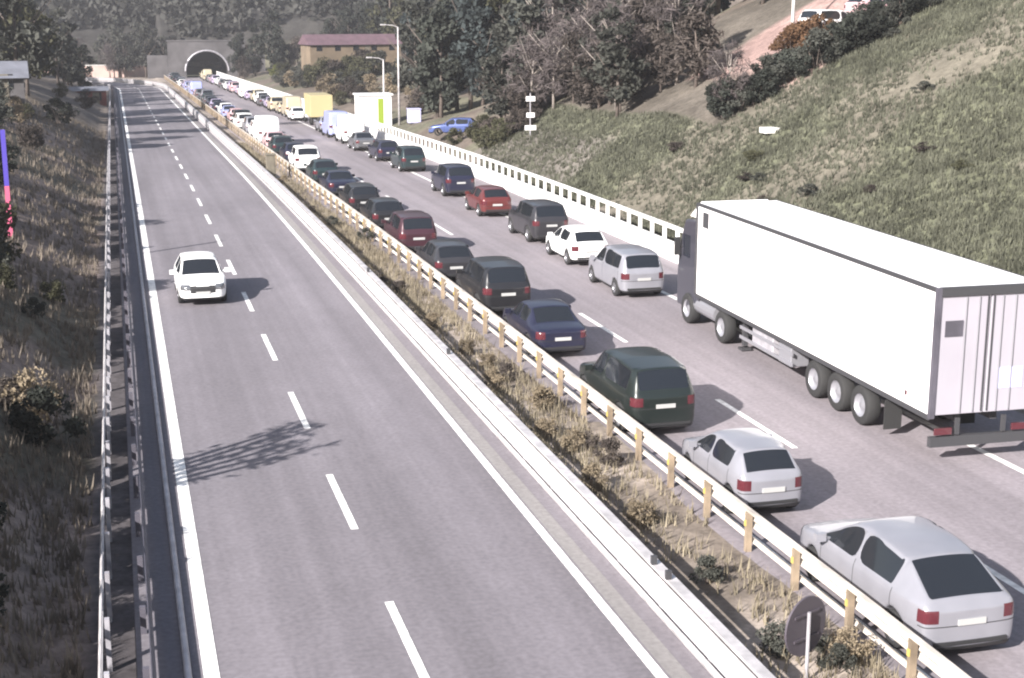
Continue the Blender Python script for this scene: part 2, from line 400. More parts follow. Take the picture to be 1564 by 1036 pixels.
# ------------------------------------------------------------------ cars
def interp(pts, t):
    for (a, b), (c, d_) in zip(pts, pts[1:]):
        if t <= c: return b + (d_ - b) * max(0, (t - a)) / (c - a)
    return pts[-1][1]
def car_parts(s, sub=2):
    L, W, H = s['L'], s['W'] / 2, s['H']
    fw, rw, wrad = s['fw'], L - s['rw'], s.get('r', .32)
    cowl, tf, tr, tg = s['cowl'], s['tf'], L - s['tr'], L - s['tg']
    bp = s['bp']; cp = L - s['cp']
    hood, belt, tail = s['hood'], s['belt'], s['tail']
    ra = wrad + .05
    ts = {0, .10, cowl, (cowl + tf) / 2, tf, bp, (bp + cp) / 2, cp, tr, tg, L - .09, L}
    for c in (fw, rw): ts |= {c - ra - .10, c - ra, c - ra * .68, c, c + ra * .68, c + ra, c + ra + .10}
    ts = sorted(x for x in ts if 0 <= x <= L)
    o = [ts[0]]
    key = {cowl, tf, bp, cp, tr, tg, 0, L}
    for x in ts[1:]:
        if x - o[-1] < .045:
            if x in key and o[-1] not in key: o[-1] = x
            elif x in key: o.append(x)
        else: o.append(x)
    ts = o
    wp = [(0, .66), (.10, .82), (.45, .95), (1.0, 1), (L - 1.0, 1), (L - .45, .965), (L - .09, .88), (L, .78)]
    topp = [(0, hood - .24), (.10, hood - .13), (cowl * .55, hood - .02), (cowl, hood + .04), (tf, H - .035), ((tf + tr) / 2, H), (tr, H - s.get('drop', .05)), (tg, tail + .03), (L - .09, tail - .04), (L, tail - .14)]
    beltp = [(0, hood - .26), (.10, hood - .17), (cowl * .55, hood - .07), (cowl, hood), (bp, belt - .02), (tg - .05, belt + .03), (tg, min(belt + .02, tail)), (L - .09, tail - .08), (L, tail - .18)]
    wrp = [(0, .50), (.10, .66), (cowl * .6, .76), (cowl, .84), (tf, s.get('wrf', .70)), (tr, s.get('wrr', .68)), (tg, .76), (L, .66)]
    bm = bmesh.new(); cr = bm.edges.layers.float.new('crease_edge'); cv = bm.verts.layers.float.new('crease_vert'); rings = []
    for t_ in ts:
        wm = interp(wp, t_) * W; zt_ = interp(topp, t_); zb = interp(beltp, t_); wu = interp(wrp, t_) * W
        zs = .21
        for c in (fw, rw):
            d_ = abs(t_ - c)
            if d_ <= ra + .001: zs = max(zs, wrad + math.sqrt(max(0, ra * ra - d_ * d_)) * .98 + .01)
        end = t_ < .05 or t_ > L - .05
        if end: zs = .30
        zm = max(.52 * (zb / .92), zs + .05); zm = min(zm, zb - .10) if zs + .04 < zb - .10 else zs + .03
        zsh = max(zb - .09, zm + .02)
        # upper edge height: along roof just under the centre line
        ze = zt_ - .045 if tf - .01 <= t_ <= tr + .01 else (zt_ - .025)
        ze = max(ze, zb + .012)
        if cowl < t_ < tf or tr < t_ < tg: ze = max(zt_ - .03, zb + .02)
        zf = zs if zs > .24 else .19
        P = [(0, zf), (wm * .80, zf), (wm * .965, zs + .0), (wm, zm), (wm * .985, zsh), (wm * .95, zb), (wu, ze), (wu * .6, zt_ - .012), (0, zt_)]
        y_ = L / 2 - t_
        r = [bm.verts.new((x, y_, z)) for x, z in P] + [bm.verts.new((-x, y_, z)) for x, z in P[-2:0:-1]]
        rings.append(r)
    n = 16; fs = {}
    for i in range(len(ts) - 1):
        for k in range(n):
            f = bm.faces.new((rings[i][k], rings[i + 1][k], rings[i + 1][(k + 1) % n], rings[i][(k + 1) % n])); fs[i, k] = f
    for r, flip in ((rings[0], 1), (rings[-1], 0)):
        for k in range(0, 8):
            a, b, c, e = r[k], r[k + 1], r[(n - k - 1) % n], r[(n - k) % n]
            q = [a, b, c, e] if k not in (0, 7) else ([a, b, c] if k == 0 else [a, b, e])
            bm.faces.new(q)
    bmesh.ops.recalc_face_normals(bm, faces=bm.faces)
    def idx(t_): return min(range(len(ts)), key=lambda i: abs(ts[i] - t_))
    groups = []
    def grp(i0, i1, ks): return [fs[i, k] for i in range(i0, i1) for k in ks]
    ic, itf, ib, icp, itr, itg = map(idx, (cowl, tf, bp, cp, tr, tg))
    groups.append(('windscreen', grp(ic, itf, (6, 7, 8, 9))))
    groups.append(('rear_window', grp(itr, itg, (6, 7, 8, 9))))
    for k in (5, 10):
        groups.append(('side_window', grp(ic + 1, ib, (k,))))
        if icp > ib and not s.get('panel'): groups.append(('side_window', grp(ib, icp, (k,))))
    if s.get('panel'): groups.pop(1)
    names = ['body']
    for gi, (nm, fl) in enumerate(groups):
        fl = [f for f in fl if f.is_valid]
        if not fl: continue
        names.append(nm)
        bmesh.ops.inset_region(bm, faces=fl, thickness=.045 if nm != 'side_window' else .035, depth=-.004, use_even_offset=True)
        fset = set(fl)
        for f in fl:
            f.material_index = len(names) - 1
            for e in f.edges:
                if any(g not in fset for g in e.link_faces): e[cr] = 1.0
        for v in {v for f in fl for v in f.verts}:
            be = [e for e in v.link_edges if any(g in fset for g in e.link_faces) and any(g not in fset for g in e.link_faces)]
            if len(be) == 2:
                d0 = (be[0].other_vert(v).co - v.co).normalized(); d1 = (be[1].other_vert(v).co - v.co).normalized()
                if d0.dot(d1) > -.80: v[cv] = .72
    for i in range(len(ts) - 1):
        for k in (4, 11):
            for e in (bm.edges.get((rings[i][k if k == 4 else 12], rings[i + 1][k if k == 4 else 12])),):
                if e: e[cr] = .35
        for k in (6, 10):
            e = bm.edges.get((rings[i][k], rings[i + 1][k]))
            if e: e[cr] = .35
    me = bpy.data.meshes.new('tmp'); bm.to_mesh(me); bm.free()
    for k in range(len(names)): me.materials.append(None)
    o = bpy.data.objects.new('tmp', me); col.objects.link(o)
    md = o.modifiers.new('s', 'SUBSURF'); md.levels = sub; md.render_levels = sub
    dg = bpy.context.evaluated_depsgraph_get(); ev = o.evaluated_get(dg)
    bm = bmesh.new(); bm.from_mesh(ev.to_mesh()); ev.to_mesh_clear()
    bpy.data.objects.remove(o); bpy.data.meshes.remove(me)
    # cut lines for lamps and lower trim
    hy, ty = L / 2, -L / 2
    hl0, hl1 = hood - .33, hood - .14
    tl0, tl1 = s.get('tl', (tail - .34, tail - .12))
    for co, no in (((0, hy - .33, 0), (0, 1, 0)), ((0, ty + .24, 0), (0, 1, 0)), ((0, 0, hl0), (0, 0, 1)), ((0, 0, hl1), (0, 0, 1)), ((0, 0, tl0), (0, 0, 1)), ((0, 0, tl1), (0, 0, 1)),
                   ((0, 0, .31), (0, 0, 1)), ((W * .50, 0, 0), (1, 0, 0)), ((-W * .50, 0, 0), (1, 0, 0)), ((W * .62, 0, 0), (1, 0, 0)), ((-W * .62, 0, 0), (1, 0, 0))):
        bmesh.ops.bisect_plane(bm, geom=bm.verts[:] + bm.edges[:] + bm.faces[:], plane_co=co, plane_no=no)
    seams = [L / 2 - cowl - .22, L / 2 - bp, L / 2 - cp - .02]
    for sy in seams:
        for dd in (-.009, .009): bmesh.ops.bisect_plane(bm, geom=bm.verts[:] + bm.edges[:] + bm.faces[:], plane_co=(0, sy + dd, 0), plane_no=(0, 1, 0))
    gz_ = tl0 - .06
    for dd in (-.009, .009): bmesh.ops.bisect_plane(bm, geom=bm.verts[:] + bm.edges[:] + bm.faces[:], plane_co=(0, 0, gz_ + dd), plane_no=(0, 0, 1))
    extra = ['headlight', 'headlight', 'taillight', 'taillight', 'lower_trim', 'grille', 'panel_gap']; e0 = len(names); names += extra
    for f in bm.faces:
        if f.material_index: continue
        c = f.calc_center_median()
        if c.y > hy - .33 and hl0 < c.z < hl1 and abs(c.x) > W * .50: f.material_index = e0 + (c.x > 0)
        elif c.y > hy - .33 and hl0 - .12 < c.z < hl1 - .04 and abs(c.x) < W * .50 and f.normal.y > .5: f.material_index = e0 + 5
        elif c.y < ty + .24 and tl0 < c.z < tl1 and abs(c.x) > W * .62: f.material_index = e0 + 2 + (c.x > 0)
        elif c.z < .31: f.material_index = e0 + 4
        elif any(abs(c.y - sy) < .009 for sy in seams) and c.z < belt and abs(c.x) > W * .6: f.material_index = e0 + 6
        elif abs(c.z - gz_) < .009 and c.y < ty + .2: f.material_index = e0 + 6
    res = []
    mats = dict(body=None, windscreen='glass', rear_window='glass', side_window='glass', headlight='lamp', taillight='redlamp', lower_trim='trim', grille='trim', panel_gap='trim')
    for k, nm in enumerate(names):
        b2 = bm.copy(); bmesh.ops.delete(b2, geom=[f for f in b2.faces if f.material_index != k], context='FACES')
        if not b2.faces: b2.free(); continue
        for f in b2.faces: f.material_index = 0; f.smooth = True
        isl = [b2]
        if nm in ('lower_trim', 'panel_gap', 'grille'):
            seen = set(); isl = []; b2.faces.ensure_lookup_table(); comps = []
            for f in b2.faces:
                if f.index in seen: continue
                st = [f]; seen.add(f.index); cc = set()
                while st:
                    g = st.pop(); cc.add(g.index)
                    for e in g.edges:
                        for h in e.link_faces:
                            if h.index not in seen: seen.add(h.index); st.append(h)
                comps.append(cc)
            for cc in comps:
                b3 = b2.copy(); bmesh.ops.delete(b3, geom=[f for f in b3.faces if f.index not in cc], context='FACES'); isl.append(b3)
        for b3 in isl:
            me = bpy.data.meshes.new(nm); b3.to_mesh(me)
            me.materials.append(M[mats[nm]] if mats[nm] else M['white']); res.append((nm, me, None))
    bm.free()
    # wheels
    def lathe(prof, n=24):
        m = MB(); k = len(prof)
        for j in range(n):
            a = 2 * math.pi * j / n
            m.v += [(x, r * math.cos(a), r * math.sin(a)) for x, r in prof]
        m.f = [(j * k + i, j * k + i + 1, ((j + 1) % n) * k + i + 1, ((j + 1) % n) * k + i) for j in range(n) for i in range(k - 1)]
        return m
    tw = .105
    ty_ = lathe([(-tw, wrad * .62), (-tw, wrad * .92), (-tw * .8, wrad), (tw * .8, wrad), (tw, wrad * .92), (tw, wrad * .62)]).mesh('wheel', 'rubber', True)
    rm = lathe([(tw * .55, .0), (tw * .75, wrad * .2), (tw * .45, wrad * .3), (tw * .5, wrad * .58), (tw * .98, wrad * .66)])
    for j in range(5):
        a = 2 * math.pi * j / 5; mt = Matrix.Rotation(a, 4, 'X')
        rm.box(tw * .5, tw * .85, -.035, .035, wrad * .15, wrad * .62, mt)
    rm = rm.mesh('rim', 'rim', False)
    for sx in (-1, 1):
        for c in (fw, rw): res.append(('wheel', ty_, ((sx * (W - tw - .025), L / 2 - c, wrad), rm, 0 if sx > 0 else math.pi)))
    # mirrors, plates, handles
    for sx in (-1, 1):
        x0 = sx * (W * .97)
        m = MB(); m.tube([(x0 - sx * .08, L / 2 - cowl - .38, hood + .06), (x0 + sx * .08, L / 2 - cowl - .40, hood + .09)], [.03, .03], 6)
        m.box(x0 + sx * .13 - .1, x0 + sx * .13 + .1, L / 2 - cowl - .44, L / 2 - cowl - .34, hood + .03, hood + .18); res.append(('mirror', m.mesh('mirror', None), 'paint'))
    pz = s.get('plate', tail - .34)
    res.append(('number_plate', MB().box(-.25, .25, ty - .022, ty + .10, pz - .05, pz + .05).mesh('number_plate', 'plate'), None))
    res.append(('number_plate', MB().box(-.25, .25, hy - .10, hy + .016, .43, .53).mesh('number_plate', 'plate'), None))
    res.append(('bumper_trim', MB().box(-W * .70, W * .70, ty - .018, ty + .2, .335, .40).mesh('bumper_trim', 'trim'), None))
    return res

TYPES = {
    'hatchback': dict(L=4.25, W=1.76, H=1.46, fw=.86, rw=.78, cowl=1.20, tf=1.95, tr=.62, tg=.12, bp=2.35, cp=.80, hood=.90, belt=.93, tail=.98),
    'liftback': dict(L=4.75, W=1.90, H=1.60, fw=.93, rw=.86, cowl=1.08, tf=2.10, tr=1.00, tg=.14, bp=2.50, cp=1.0, hood=.95, belt=1.0, tail=1.06, drop=.09, wrr=.66),
    'city_car': dict(L=3.65, W=1.58, H=1.44, fw=.74, rw=.62, cowl=.95, tf=1.65, tr=.52, tg=.10, bp=1.98, cp=.68, hood=.92, belt=.94, tail=.98, r=.29),
    'sedan': dict(L=4.55, W=1.78, H=1.44, fw=.90, rw=.98, cowl=1.32, tf=2.05, tr=1.40, tg=.72, bp=2.45, cp=1.25, hood=.88, belt=.92, tail=.98),
    'estate': dict(L=4.55, W=1.78, H=1.48, fw=.90, rw=.92, cowl=1.30, tf=2.0, tr=.40, tg=.10, bp=2.4, cp=.55, hood=.90, belt=.95, tail=.98),
    'minivan': dict(L=4.45, W=1.82, H=1.66, fw=.86, rw=.82, cowl=1.0, tf=1.85, tr=.34, tg=.10, bp=2.25, cp=.50, hood=.98, belt=1.02, tail=1.06, wrf=.76, wrr=.74),
    'suv': dict(L=4.60, W=1.88, H=1.76, fw=.92, rw=.88, cowl=1.30, tf=1.95, tr=.36, tg=.10, bp=2.4, cp=.50, hood=1.06, belt=1.12, tail=1.16, r=.37, wrf=.76, wrr=.74),
    'delivery_van': dict(L=5.3, W=2.0, H=2.35, fw=.95, rw=1.1, cowl=.85, tf=1.65, tr=.18, tg=.08, bp=1.95, cp=3.2, hood=1.12, belt=1.2, tail=1.25, r=.35, wrf=.84, wrr=.84, panel=True),
}
BUILT = {}
def car_kit(kind):
    if kind not in BUILT: BUILT[kind] = car_parts(TYPES[kind])
    return BUILT[kind]
PAINTS = {}
def paint(name, c, metal=.25, rough=.32):
    if name not in PAINTS: PAINTS[name] = mat('paint_' + name, c, rough, metal, coat=.35, noise=.06, scale=2)
    return PAINTS[name]
COL = dict(white=(.80, .80, .80), silver=(.235, .235, .265), grey=(.11, .11, .12), dark_grey=(.032, .031, .036), black=(.018, .018, .021), navy=(.017, .018, .038),
           blue=(.07, .10, .26), red=(.11, .025, .025), maroon=(.05, .020, .028), green=(.015, .020, .019), teal=(.018, .032, .036), beige=(.48, .42, .30), yellow=(.55, .47, .18),
           lilac=(.42, .36, .50), pink=(.60, .40, .42), pale_blue=(.35, .38, .62))
JOIN = {}
def joined(kind):
    if kind in JOIN: return JOIN[kind]
    bm = bmesh.new(); slots = []
    for nm, me, ex in car_kit(kind):
        mm = me.materials[0] if (len(me.materials) and nm != 'body') else None
        if mm is None: mm = 'PAINT'
        if mm not in slots: slots.append(mm)
        t2 = me.copy(); t2.transform(Matrix.Identity(4))
        if isinstance(ex, tuple): t2.transform(Matrix.Translation(ex[0]) @ Matrix.Rotation(ex[2], 4, 'Z'))
        n0 = len(bm.faces); bm.from_mesh(t2); bm.faces.ensure_lookup_table()
        for f in bm.faces[n0:]: f.material_index = slots.index(mm)
        bpy.data.meshes.remove(t2)
    me = bpy.data.meshes.new(kind); bm.to_mesh(me); bm.free()
    for sl_ in slots: me.materials.append(None if sl_ == 'PAINT' else sl_)
    JOIN[kind] = (me, slots.index('PAINT')); return JOIN[kind]
def set_paint(o, i, m):
    o.material_slots[i].link = 'OBJECT'; o.material_slots[i].material = m
def add_car(kind, color, x, y, label, group, rz=0, parts=True):
    m = paint(color, COL[color]) if color != 'white' else paint('white', COL['white'], 0, .4)
    cat = {'delivery_van': 'van', 'minivan': 'minivan', 'suv': 'suv'}.get(kind, 'car')
    gy = zr(y); pitch = math.atan((zr(y + 1) - zr(y - 1)) / 2)
    if parts:
        t = empty(kind, (x, y, gy + .022), rz); t.rotation_euler.x = pitch if abs(rz) < 1 else -pitch
        for nm, me, ex in car_kit(kind):
            if isinstance(ex, tuple):
                wh = child(nm, me, t, ex[0], (0, 0, ex[2])); child('rim', ex[1], wh)
            else:
                o = child(nm, me, t)
                if nm == 'body': set_paint(o, 0, m)
                elif ex == 'paint':
                    if not len(me.materials): me.materials.append(None)
                    set_paint(o, 0, m)
    else:
        me, i = joined(kind); t = bpy.data.objects.new(kind, me); col.objects.link(t)
        t.location = (x, y, gy + .022); t.rotation_euler = (pitch, 0, rz); set_paint(t, i, m)
    tag(t, label, cat, group); return t

GL, GR = 'vehicles queuing in the lane along the median barrier', 'vehicles queuing in the lane along the white parapet'
NAMES = dict(city_car='small hatchback', hatchback='hatchback', liftback='liftback car', sedan='sedan', estate='estate car', minivan='minivan', suv='SUV', delivery_van='delivery van')
def cn(k, c): return c.replace('_', ' ') + ' ' + NAMES[k]
# rear-bumper distance, kind, colour, x centre, label
left_q = [
    (18.9, 'liftback', 'silver', 12.85, 'silver liftback with wide dark rear window at the tail of the median queue'),
    (25.9, 'city_car', 'silver', 12.68, 'small silver hatchback directly ahead of the bigger silver liftback by the barrier'),
    (31.9, 'suv', 'green', 12.6, 'very dark green SUV ahead of the small silver hatchback, casting a rounded shadow'),
    (40.3, 'sedan', 'navy', 12.6, 'dark navy sedan in front of the dark green SUV'),
    (46.5, 'suv', 'black', 12.55, 'black SUV one place ahead of the navy sedan'),
    (53.0, 'hatchback', 'dark_grey', 12.25, 'dark grey hatchback between the black SUV and a taller maroon minivan'),
    (60.0, 'minivan', 'maroon', 12.25, 'dark maroon minivan standing tall in the median queue'),
    (67.0, 'hatchback', 'black', 12.25, 'black hatchback just ahead of the dark maroon minivan'),
    (73.5, 'estate', 'black', 12.2, 'black estate car in the median queue past the black hatchback'),
    (81.0, 'sedan', 'navy', 12.2, 'small navy sedan beyond the black estate car in the median queue'),
    (88.5, 'hatchback', 'teal', 12.3, 'dark teal hatchback in the median queue beyond a small navy sedan'),
]
right_q = [
    (48.4, 'minivan', 'silver', 18.2, 'silver minivan with dark rear window right ahead of the white truck'),
    (55.3, 'hatchback', 'white', 18.45, 'white hatchback just in front of the silver minivan'),
    (61.5, 'suv', 'dark_grey', 18.6, 'dark grey SUV ahead of the white hatchback near the parapet'),
    (70.6, 'hatchback', 'red', 18.5, 'red hatchback in front of the dark grey SUV'),
    (79.5, 'suv', 'navy', 18.7, 'navy SUV next along from the red hatchback by the parapet'),
    (94.5, 'minivan', 'teal', 19.0, 'dark teal minivan with a gap of road behind it near the parapet'),
    (103.0, 'estate', 'navy', 18.9, 'navy estate car just past the dark teal minivan'),
    (113.0, 'sedan', 'grey', 18.9, 'mid grey sedan ahead of a navy estate car by the parapet'),
]
def centre(k, yrear): return yrear + TYPES[k]['L'] / 2
for (yb, k, c, x, lab) in left_q: add_car(k, c, x, centre(k, yb), lab, GL, rz=R(-.3 + rnd.uniform(-.4, .9)))
for (yb, k, c, x, lab) in right_q: add_car(k, c, x, centre(k, yb), lab, GR, rz=R(rnd.uniform(-.8, .8)))
def tail(y, side, pool_c, lane, group, prev):
    seq = []
    while y < TUN0 - 10:
        k = rnd.choice(['hatchback', 'hatchback', 'sedan', 'estate', 'minivan', 'suv', 'delivery_van'] if y > 120 else ['hatchback', 'sedan', 'estate', 'suv'])
        c = rnd.choice(pool_c) if k != 'delivery_van' else rnd.choice(['white', 'white', 'beige', 'pale_blue'])
        if seq and seq[-1][1:3] == (k, c): continue
        if side > 15 and 140 < y < 156.5: y = 156.6
        seq.append((y, k, c)); y += TYPES[k]['L'] + rnd.uniform(1.3, 3.0)
    used = set()
    for i, (y, k, c) in enumerate(seq):
        behind = cn(*seq[i - 1][1:]) if i else prev
        ahead = cn(*seq[i + 1][1:]) if i + 1 < len(seq) else 'the tunnel mouth'
        art = '' if ahead.startswith('the') else 'a '
        lab = f'{cn(k, c)} in {lane} between {behind} and {art}{ahead}'
        while lab in used: c = rnd.choice(pool_c); lab = f'{cn(k, c)} in {lane} between {behind} and {art}{ahead}'
        used.add(lab)
        add_car(k, c, side + sr(y) + rnd.uniform(-.25, .25), centre(k, y), lab, group, rz=R(rnd.uniform(-1, 1)), parts=y < 118)
tail(95.8, 13.0, ['white', 'silver', 'beige', 'white', 'pale_blue', 'grey', 'teal', 'lilac', 'navy', 'pink'], 'median lane', GL, 'the teal hatchback')
tail(121., 19.9, ['white', 'lilac', 'white', 'silver', 'navy', 'beige', 'pink', 'grey'], 'parapet lane', GR, 'the grey sedan')
add_car('hatchback', 'white', 2.62, 53.4, 'lone white hatchback driving towards us on the empty carriageway', None, rz=math.pi)

# ------------------------------------------------------------------ the articulated truck
T = tag(empty('articulated_truck', (19.02, 28.2, .022), R(-1.45)), 'white articulated box truck stopped at the right edge line beside the queue', 'truck')
w2 = 1.36; TL = 15.0; z0, z1 = 1.18, 4.16
MB().box(-w2, w2, .06, TL, z0, z1).build('cargo_box', 'truck_white', T, bevel=.03)
MB().box(-w2 + .02, w2 - .02, .10, TL - .05, z1 + .002, z1 + .02).build('roof_skin', 'truck_white', T)
for sx in (-1, 1):
    MB().box(sx * w2 - .022, sx * w2 + .022, .05, TL + .01, z1 - .075, z1 + .03).build('roof_rail', 'truck_dark', T)
    MB().box(sx * w2 - .02, sx * w2 + .02, .05, TL + .01, z0 - .10, z0 + .02).build('side_rail', 'truck_dark', T)
    MB().box(sx * (w2 - .03) - .06, sx * (w2 - .03) + .06, -.03, .08, z0 - .05, z1 + .025).build('rear_frame_post', 'steel_shade', T)
    MB().box(sx * w2 - .05, sx * w2 + .05, TL + .012, TL + .06, z0, z1 + .02).build('front_corner_post', 'truck_dark', T)
MB().box(-w2 + .08, w2 - .08, -.05, .09, z1 - .16, z1 + .035).build('rear_header', 'truck_dark', T)
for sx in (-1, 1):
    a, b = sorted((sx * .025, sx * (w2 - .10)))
    dr = MB().box(a, b, .005, .06, z0 + .02, z1 - .165).build('rear_door', 'door_shaded', T, bevel=.01)
    for k in (.22, .55):
        MB().tube([(sx * (.08 + k), -.018, z0 + .06), (sx * (.08 + k), -.018, z1 - .2)], .016, 6).build('locking_bar', 'alu', dr)
    MB().box(min(sx * .06, sx * .09), max(sx * .06, sx * .09), -.02, .004, z0 + .06, z1 - .2).build('seal', 'truck_dark', dr)
MB().box(-1.13, -.68, -.012, .003, 3.05, 3.42).build('door_panel_plate', 'steel_shade', T)
MB().box(.30, .95, -.010, .003, 1.75, 2.25).build('door_notice', 'lav', T)
MB().box(-w2 - .012, -w2 - .001, TL - .95, TL - .45, 3.45, 3.95).build('side_badge', 'truck_dark', T)
MB().box(-w2 - .008, -w2 - .001, 1.1, 1.2, 1.4, 1.52).build('side_lamp', 'redlamp', T)
# chassis
MB().box(-.55, -.40, .3, TL - .6, .92, 1.12).box(.40, .55, .3, TL - .6, .92, 1.12).build('chassis_beam', 'truck_dark', T)
m = MB().box(-1.3, 1.3, .02, .16, .42, .66)
for sx in (-1, 1): m.box(sx * .6 - .05, sx * .6 + .05, .05, .12, .685, 1.08)
m.build('rear_bumper_bar', 'truck_dark', T)
for sx in (-1, 1):
    MB().box(min(sx * .78, sx * 1.22), max(sx * .78, sx * 1.22), -.005, .04, .72, .88).build('taillight', 'redlamp', T)
    MB().box(min(sx * .78, sx * 1.25), max(sx * .78, sx * 1.25), 2.3, 2.34, .2, .95).build('mud_flap', 'rubber', T)
    sg = MB()
    for zz in (.55, .85): sg.box(sx * 1.28 - .02, sx * 1.28 + .02, 7.6, 11.4, zz - .05, zz + .05)
    sg.build('side_guard', 'alu', T)
    MB().box(sx * .95 - .07, sx * .95 + .07, 11.7, 11.85, .15, 1.1).box(sx * .95 - .16, sx * .95 + .16, 11.62, 11.93, .02, .09).build('landing_leg', 'truck_dark', T)
    MB().box(min(sx * .7, sx * 1.27), max(sx * .7, sx * 1.27), 9.0, 10.5, .5, 1.05).build('pallet_box', 'galv_dark', T, bevel=.03)
MB().box(-1.27, -.7, 7.75, 8.6, .45, 1.0).build('tool_box', 'alu', T, bevel=.03)
def lathe_mesh(name, prof, mname, n=28):
    m = MB(); k = len(prof)
    for j in range(n):
        a = 2 * math.pi * j / n; m.v += [(x, r * math.cos(a), r * math.sin(a)) for x, r in prof]
    m.f = [(j * k + i, j * k + i + 1, ((j + 1) % n) * k + i + 1, ((j + 1) % n) * k + i) for j in range(n) for i in range(k - 1)]
    return m.mesh(name, mname, True)
wt = lathe_mesh('wheel', [(-.17, .30), (-.18, .47), (-.14, .51), (.14, .51), (.18, .47), (.17, .30)], 'rubber')
wr_ = lathe_mesh('rim', [(.10, 0), (.13, .08), (.05, .14), (.06, .24), (.165, .31)], 'alu')
for yy in (3.5, 4.85, 6.2, 12.9, 15.95):
    for sx in (-1, 1):
        c = child('wheel', wt, T, (sx * 1.14, yy, .51), (0, 0, 0 if sx > 0 else math.pi)); child('rim', wr_, c)
# tractor unit
TC = TL - .45
m = MB(); sec = [(TC + .75, .75), (TC + .75, 3.35), (TC + .95, 3.55), (TC + 1.95, 3.45), (TC + 2.5, 2.45), (TC + 2.6, 1.6), (TC + 2.6, .45), (TC + 1.0, .45)]
for x in (-1.24, 1.24): m.v += [(x, a, b) for a, b in sec]
n = len(sec); m.f = [tuple(range(n)), tuple(range(n, 2 * n))] + [(k, (k + 1) % n, n + (k + 1) % n, n + k) for k in range(n)]
m.build('cab', 'cab', T, bevel=.08)
MB().add([(-1.05, TC + 2.04, 3.36), (1.05, TC + 2.04, 3.36), (1.12, TC + 2.54, 2.42), (-1.12, TC + 2.54, 2.42)], [(0, 1, 2, 3)]).build('windscreen', 'glass_clear', T)
m = MB(); dsec = [(TC + .55, 3.56), (TC + .55, 4.2), (TC + .8, 4.17), (TC + 1.8, 3.56)]
for x in (-1.15, 1.15): m.v += [(x, a, b) for a, b in dsec]
m.f = [(0, 1, 2, 3), (4, 5, 6, 7)] + [(k, (k + 1) % 4, 4 + (k + 1) % 4, 4 + k) for k in range(4)]
m.build('roof_deflector', 'white', T, bevel=.05)
for sx in (-1, 1):
    MB().box(sx * 1.245 - .006, sx * 1.245 + .006, TC + 1.4, TC + 2.05, 2.2, 2.95).build('side_window', 'glass_clear', T)
    MB().box(sx * 1.2 - .02, sx * 1.2 + .02, TC + .52, TC + .78, .9, 3.4).build('side_fairing', 'cab', T)
    MB().box(sx * 1.42 - .09, sx * 1.42 + .09, TC + 2.1, TC + 2.2, 2.2, 2.8).box(sx * 1.28 - .1, sx * 1.28 + .1, TC + 2.13, TC + 2.17, 2.45, 2.5).build('mirror', 'trim', T)
    MB().tube([(sx * .95, 13.7, .72), (sx * .95, 15.5, .72)], .3, 14).build('fuel_tank', 'alu', T, smooth=False)
    MB().box(sx * 1.14 - .19, sx * 1.14 + .19, 12.25, 13.55, 1.045, 1.08).build('mudguard', 'cab', T)
MB().box(-.5, .5, 12.2, TC + 2.5, .75, .9).build('tractor_chassis', 'truck_dark', T)

# a yellow box lorry far up the queue
B = tag(empty('box_lorry', (20.3, 151, zr(151))), 'yellow box lorry in the far queue by the parapet near the kiosk', 'lorry')
MB().box(-1.15, 1.15, -2.6, 2.4, .9, 3.1).build('cargo_box', mat('yellow_box', (.36, .31, .17), .5), B, bevel=.04)
MB().box(-1.05, 1.05, 2.5, 4.1, .5, 2.4).build('cab', 'white', B, bevel=.15)
MB().box(-.9, .9, 4.09, 4.115, 1.5, 2.2).build('windscreen', 'glass', B)
MB().box(-.5, .5, -2.5, 3.8, .55, .88).build('chassis', 'truck_dark', B)
for yy in (-1.6, 3.2):
    for sx in (-1, 1): c = child('wheel', wt, B, (sx * .95, yy, .47), (0, 0, 0 if sx > 0 else math.pi)); c.scale = (.9, .9, .9)

# ------------------------------------------------------------------ roadside objects
# round road sign in the median, seen from behind
t = tag(empty('road_sign', (9.95, 19.0, .0), R(25)), 'round road sign seen from its dark back on a short post in the median', 'sign')
m = MB(); n = 32
for yq, r in ((0, .47), (0, .49), (.035, .49), (.035, .47)): m.v += [(r * math.cos(2 * math.pi * k / n), yq, .95 + r * math.sin(2 * math.pi * k / n)) for k in range(n)]
for a in range(3): m.f += [(a * n + k, a * n + (k + 1) % n, (a + 1) * n + (k + 1) % n, (a + 1) * n + k) for k in range(n)]
m.f += [tuple(range(n)), tuple(range(3 * n, 4 * n))]
m.build('sign_disc', 'sign_back', t)
MB().tube([(0, -.045, -.2), (0, -.045, 1.2)], .03, 8).build('post', 'galv_dark', t)
for zz in (.74, 1.14): MB().box(-.3, .3, -.02, -.002, zz, zz + .04).build('bracket', 'sign_back', t)
# brown cabinet in the median
t = tag(empty('roadside_cabinet', (9.35, 93, zr(93))), 'brown slim cabinet standing in the median beside the barrier', 'cabinet')
MB().box(-.28, .28, -.25, .25, .0, 1.55).build('housing', 'rail_brown', t, bevel=.02)
MB().box(-.33, .33, -.3, .3, 1.555, 1.63).build('lid', 'rail_brown', t)
MB().box(-.22, .22, -.262, -.252, .15, 1.4).build('door', 'rail_brown', t)
def gz(x, y): return ground_z(x, y)
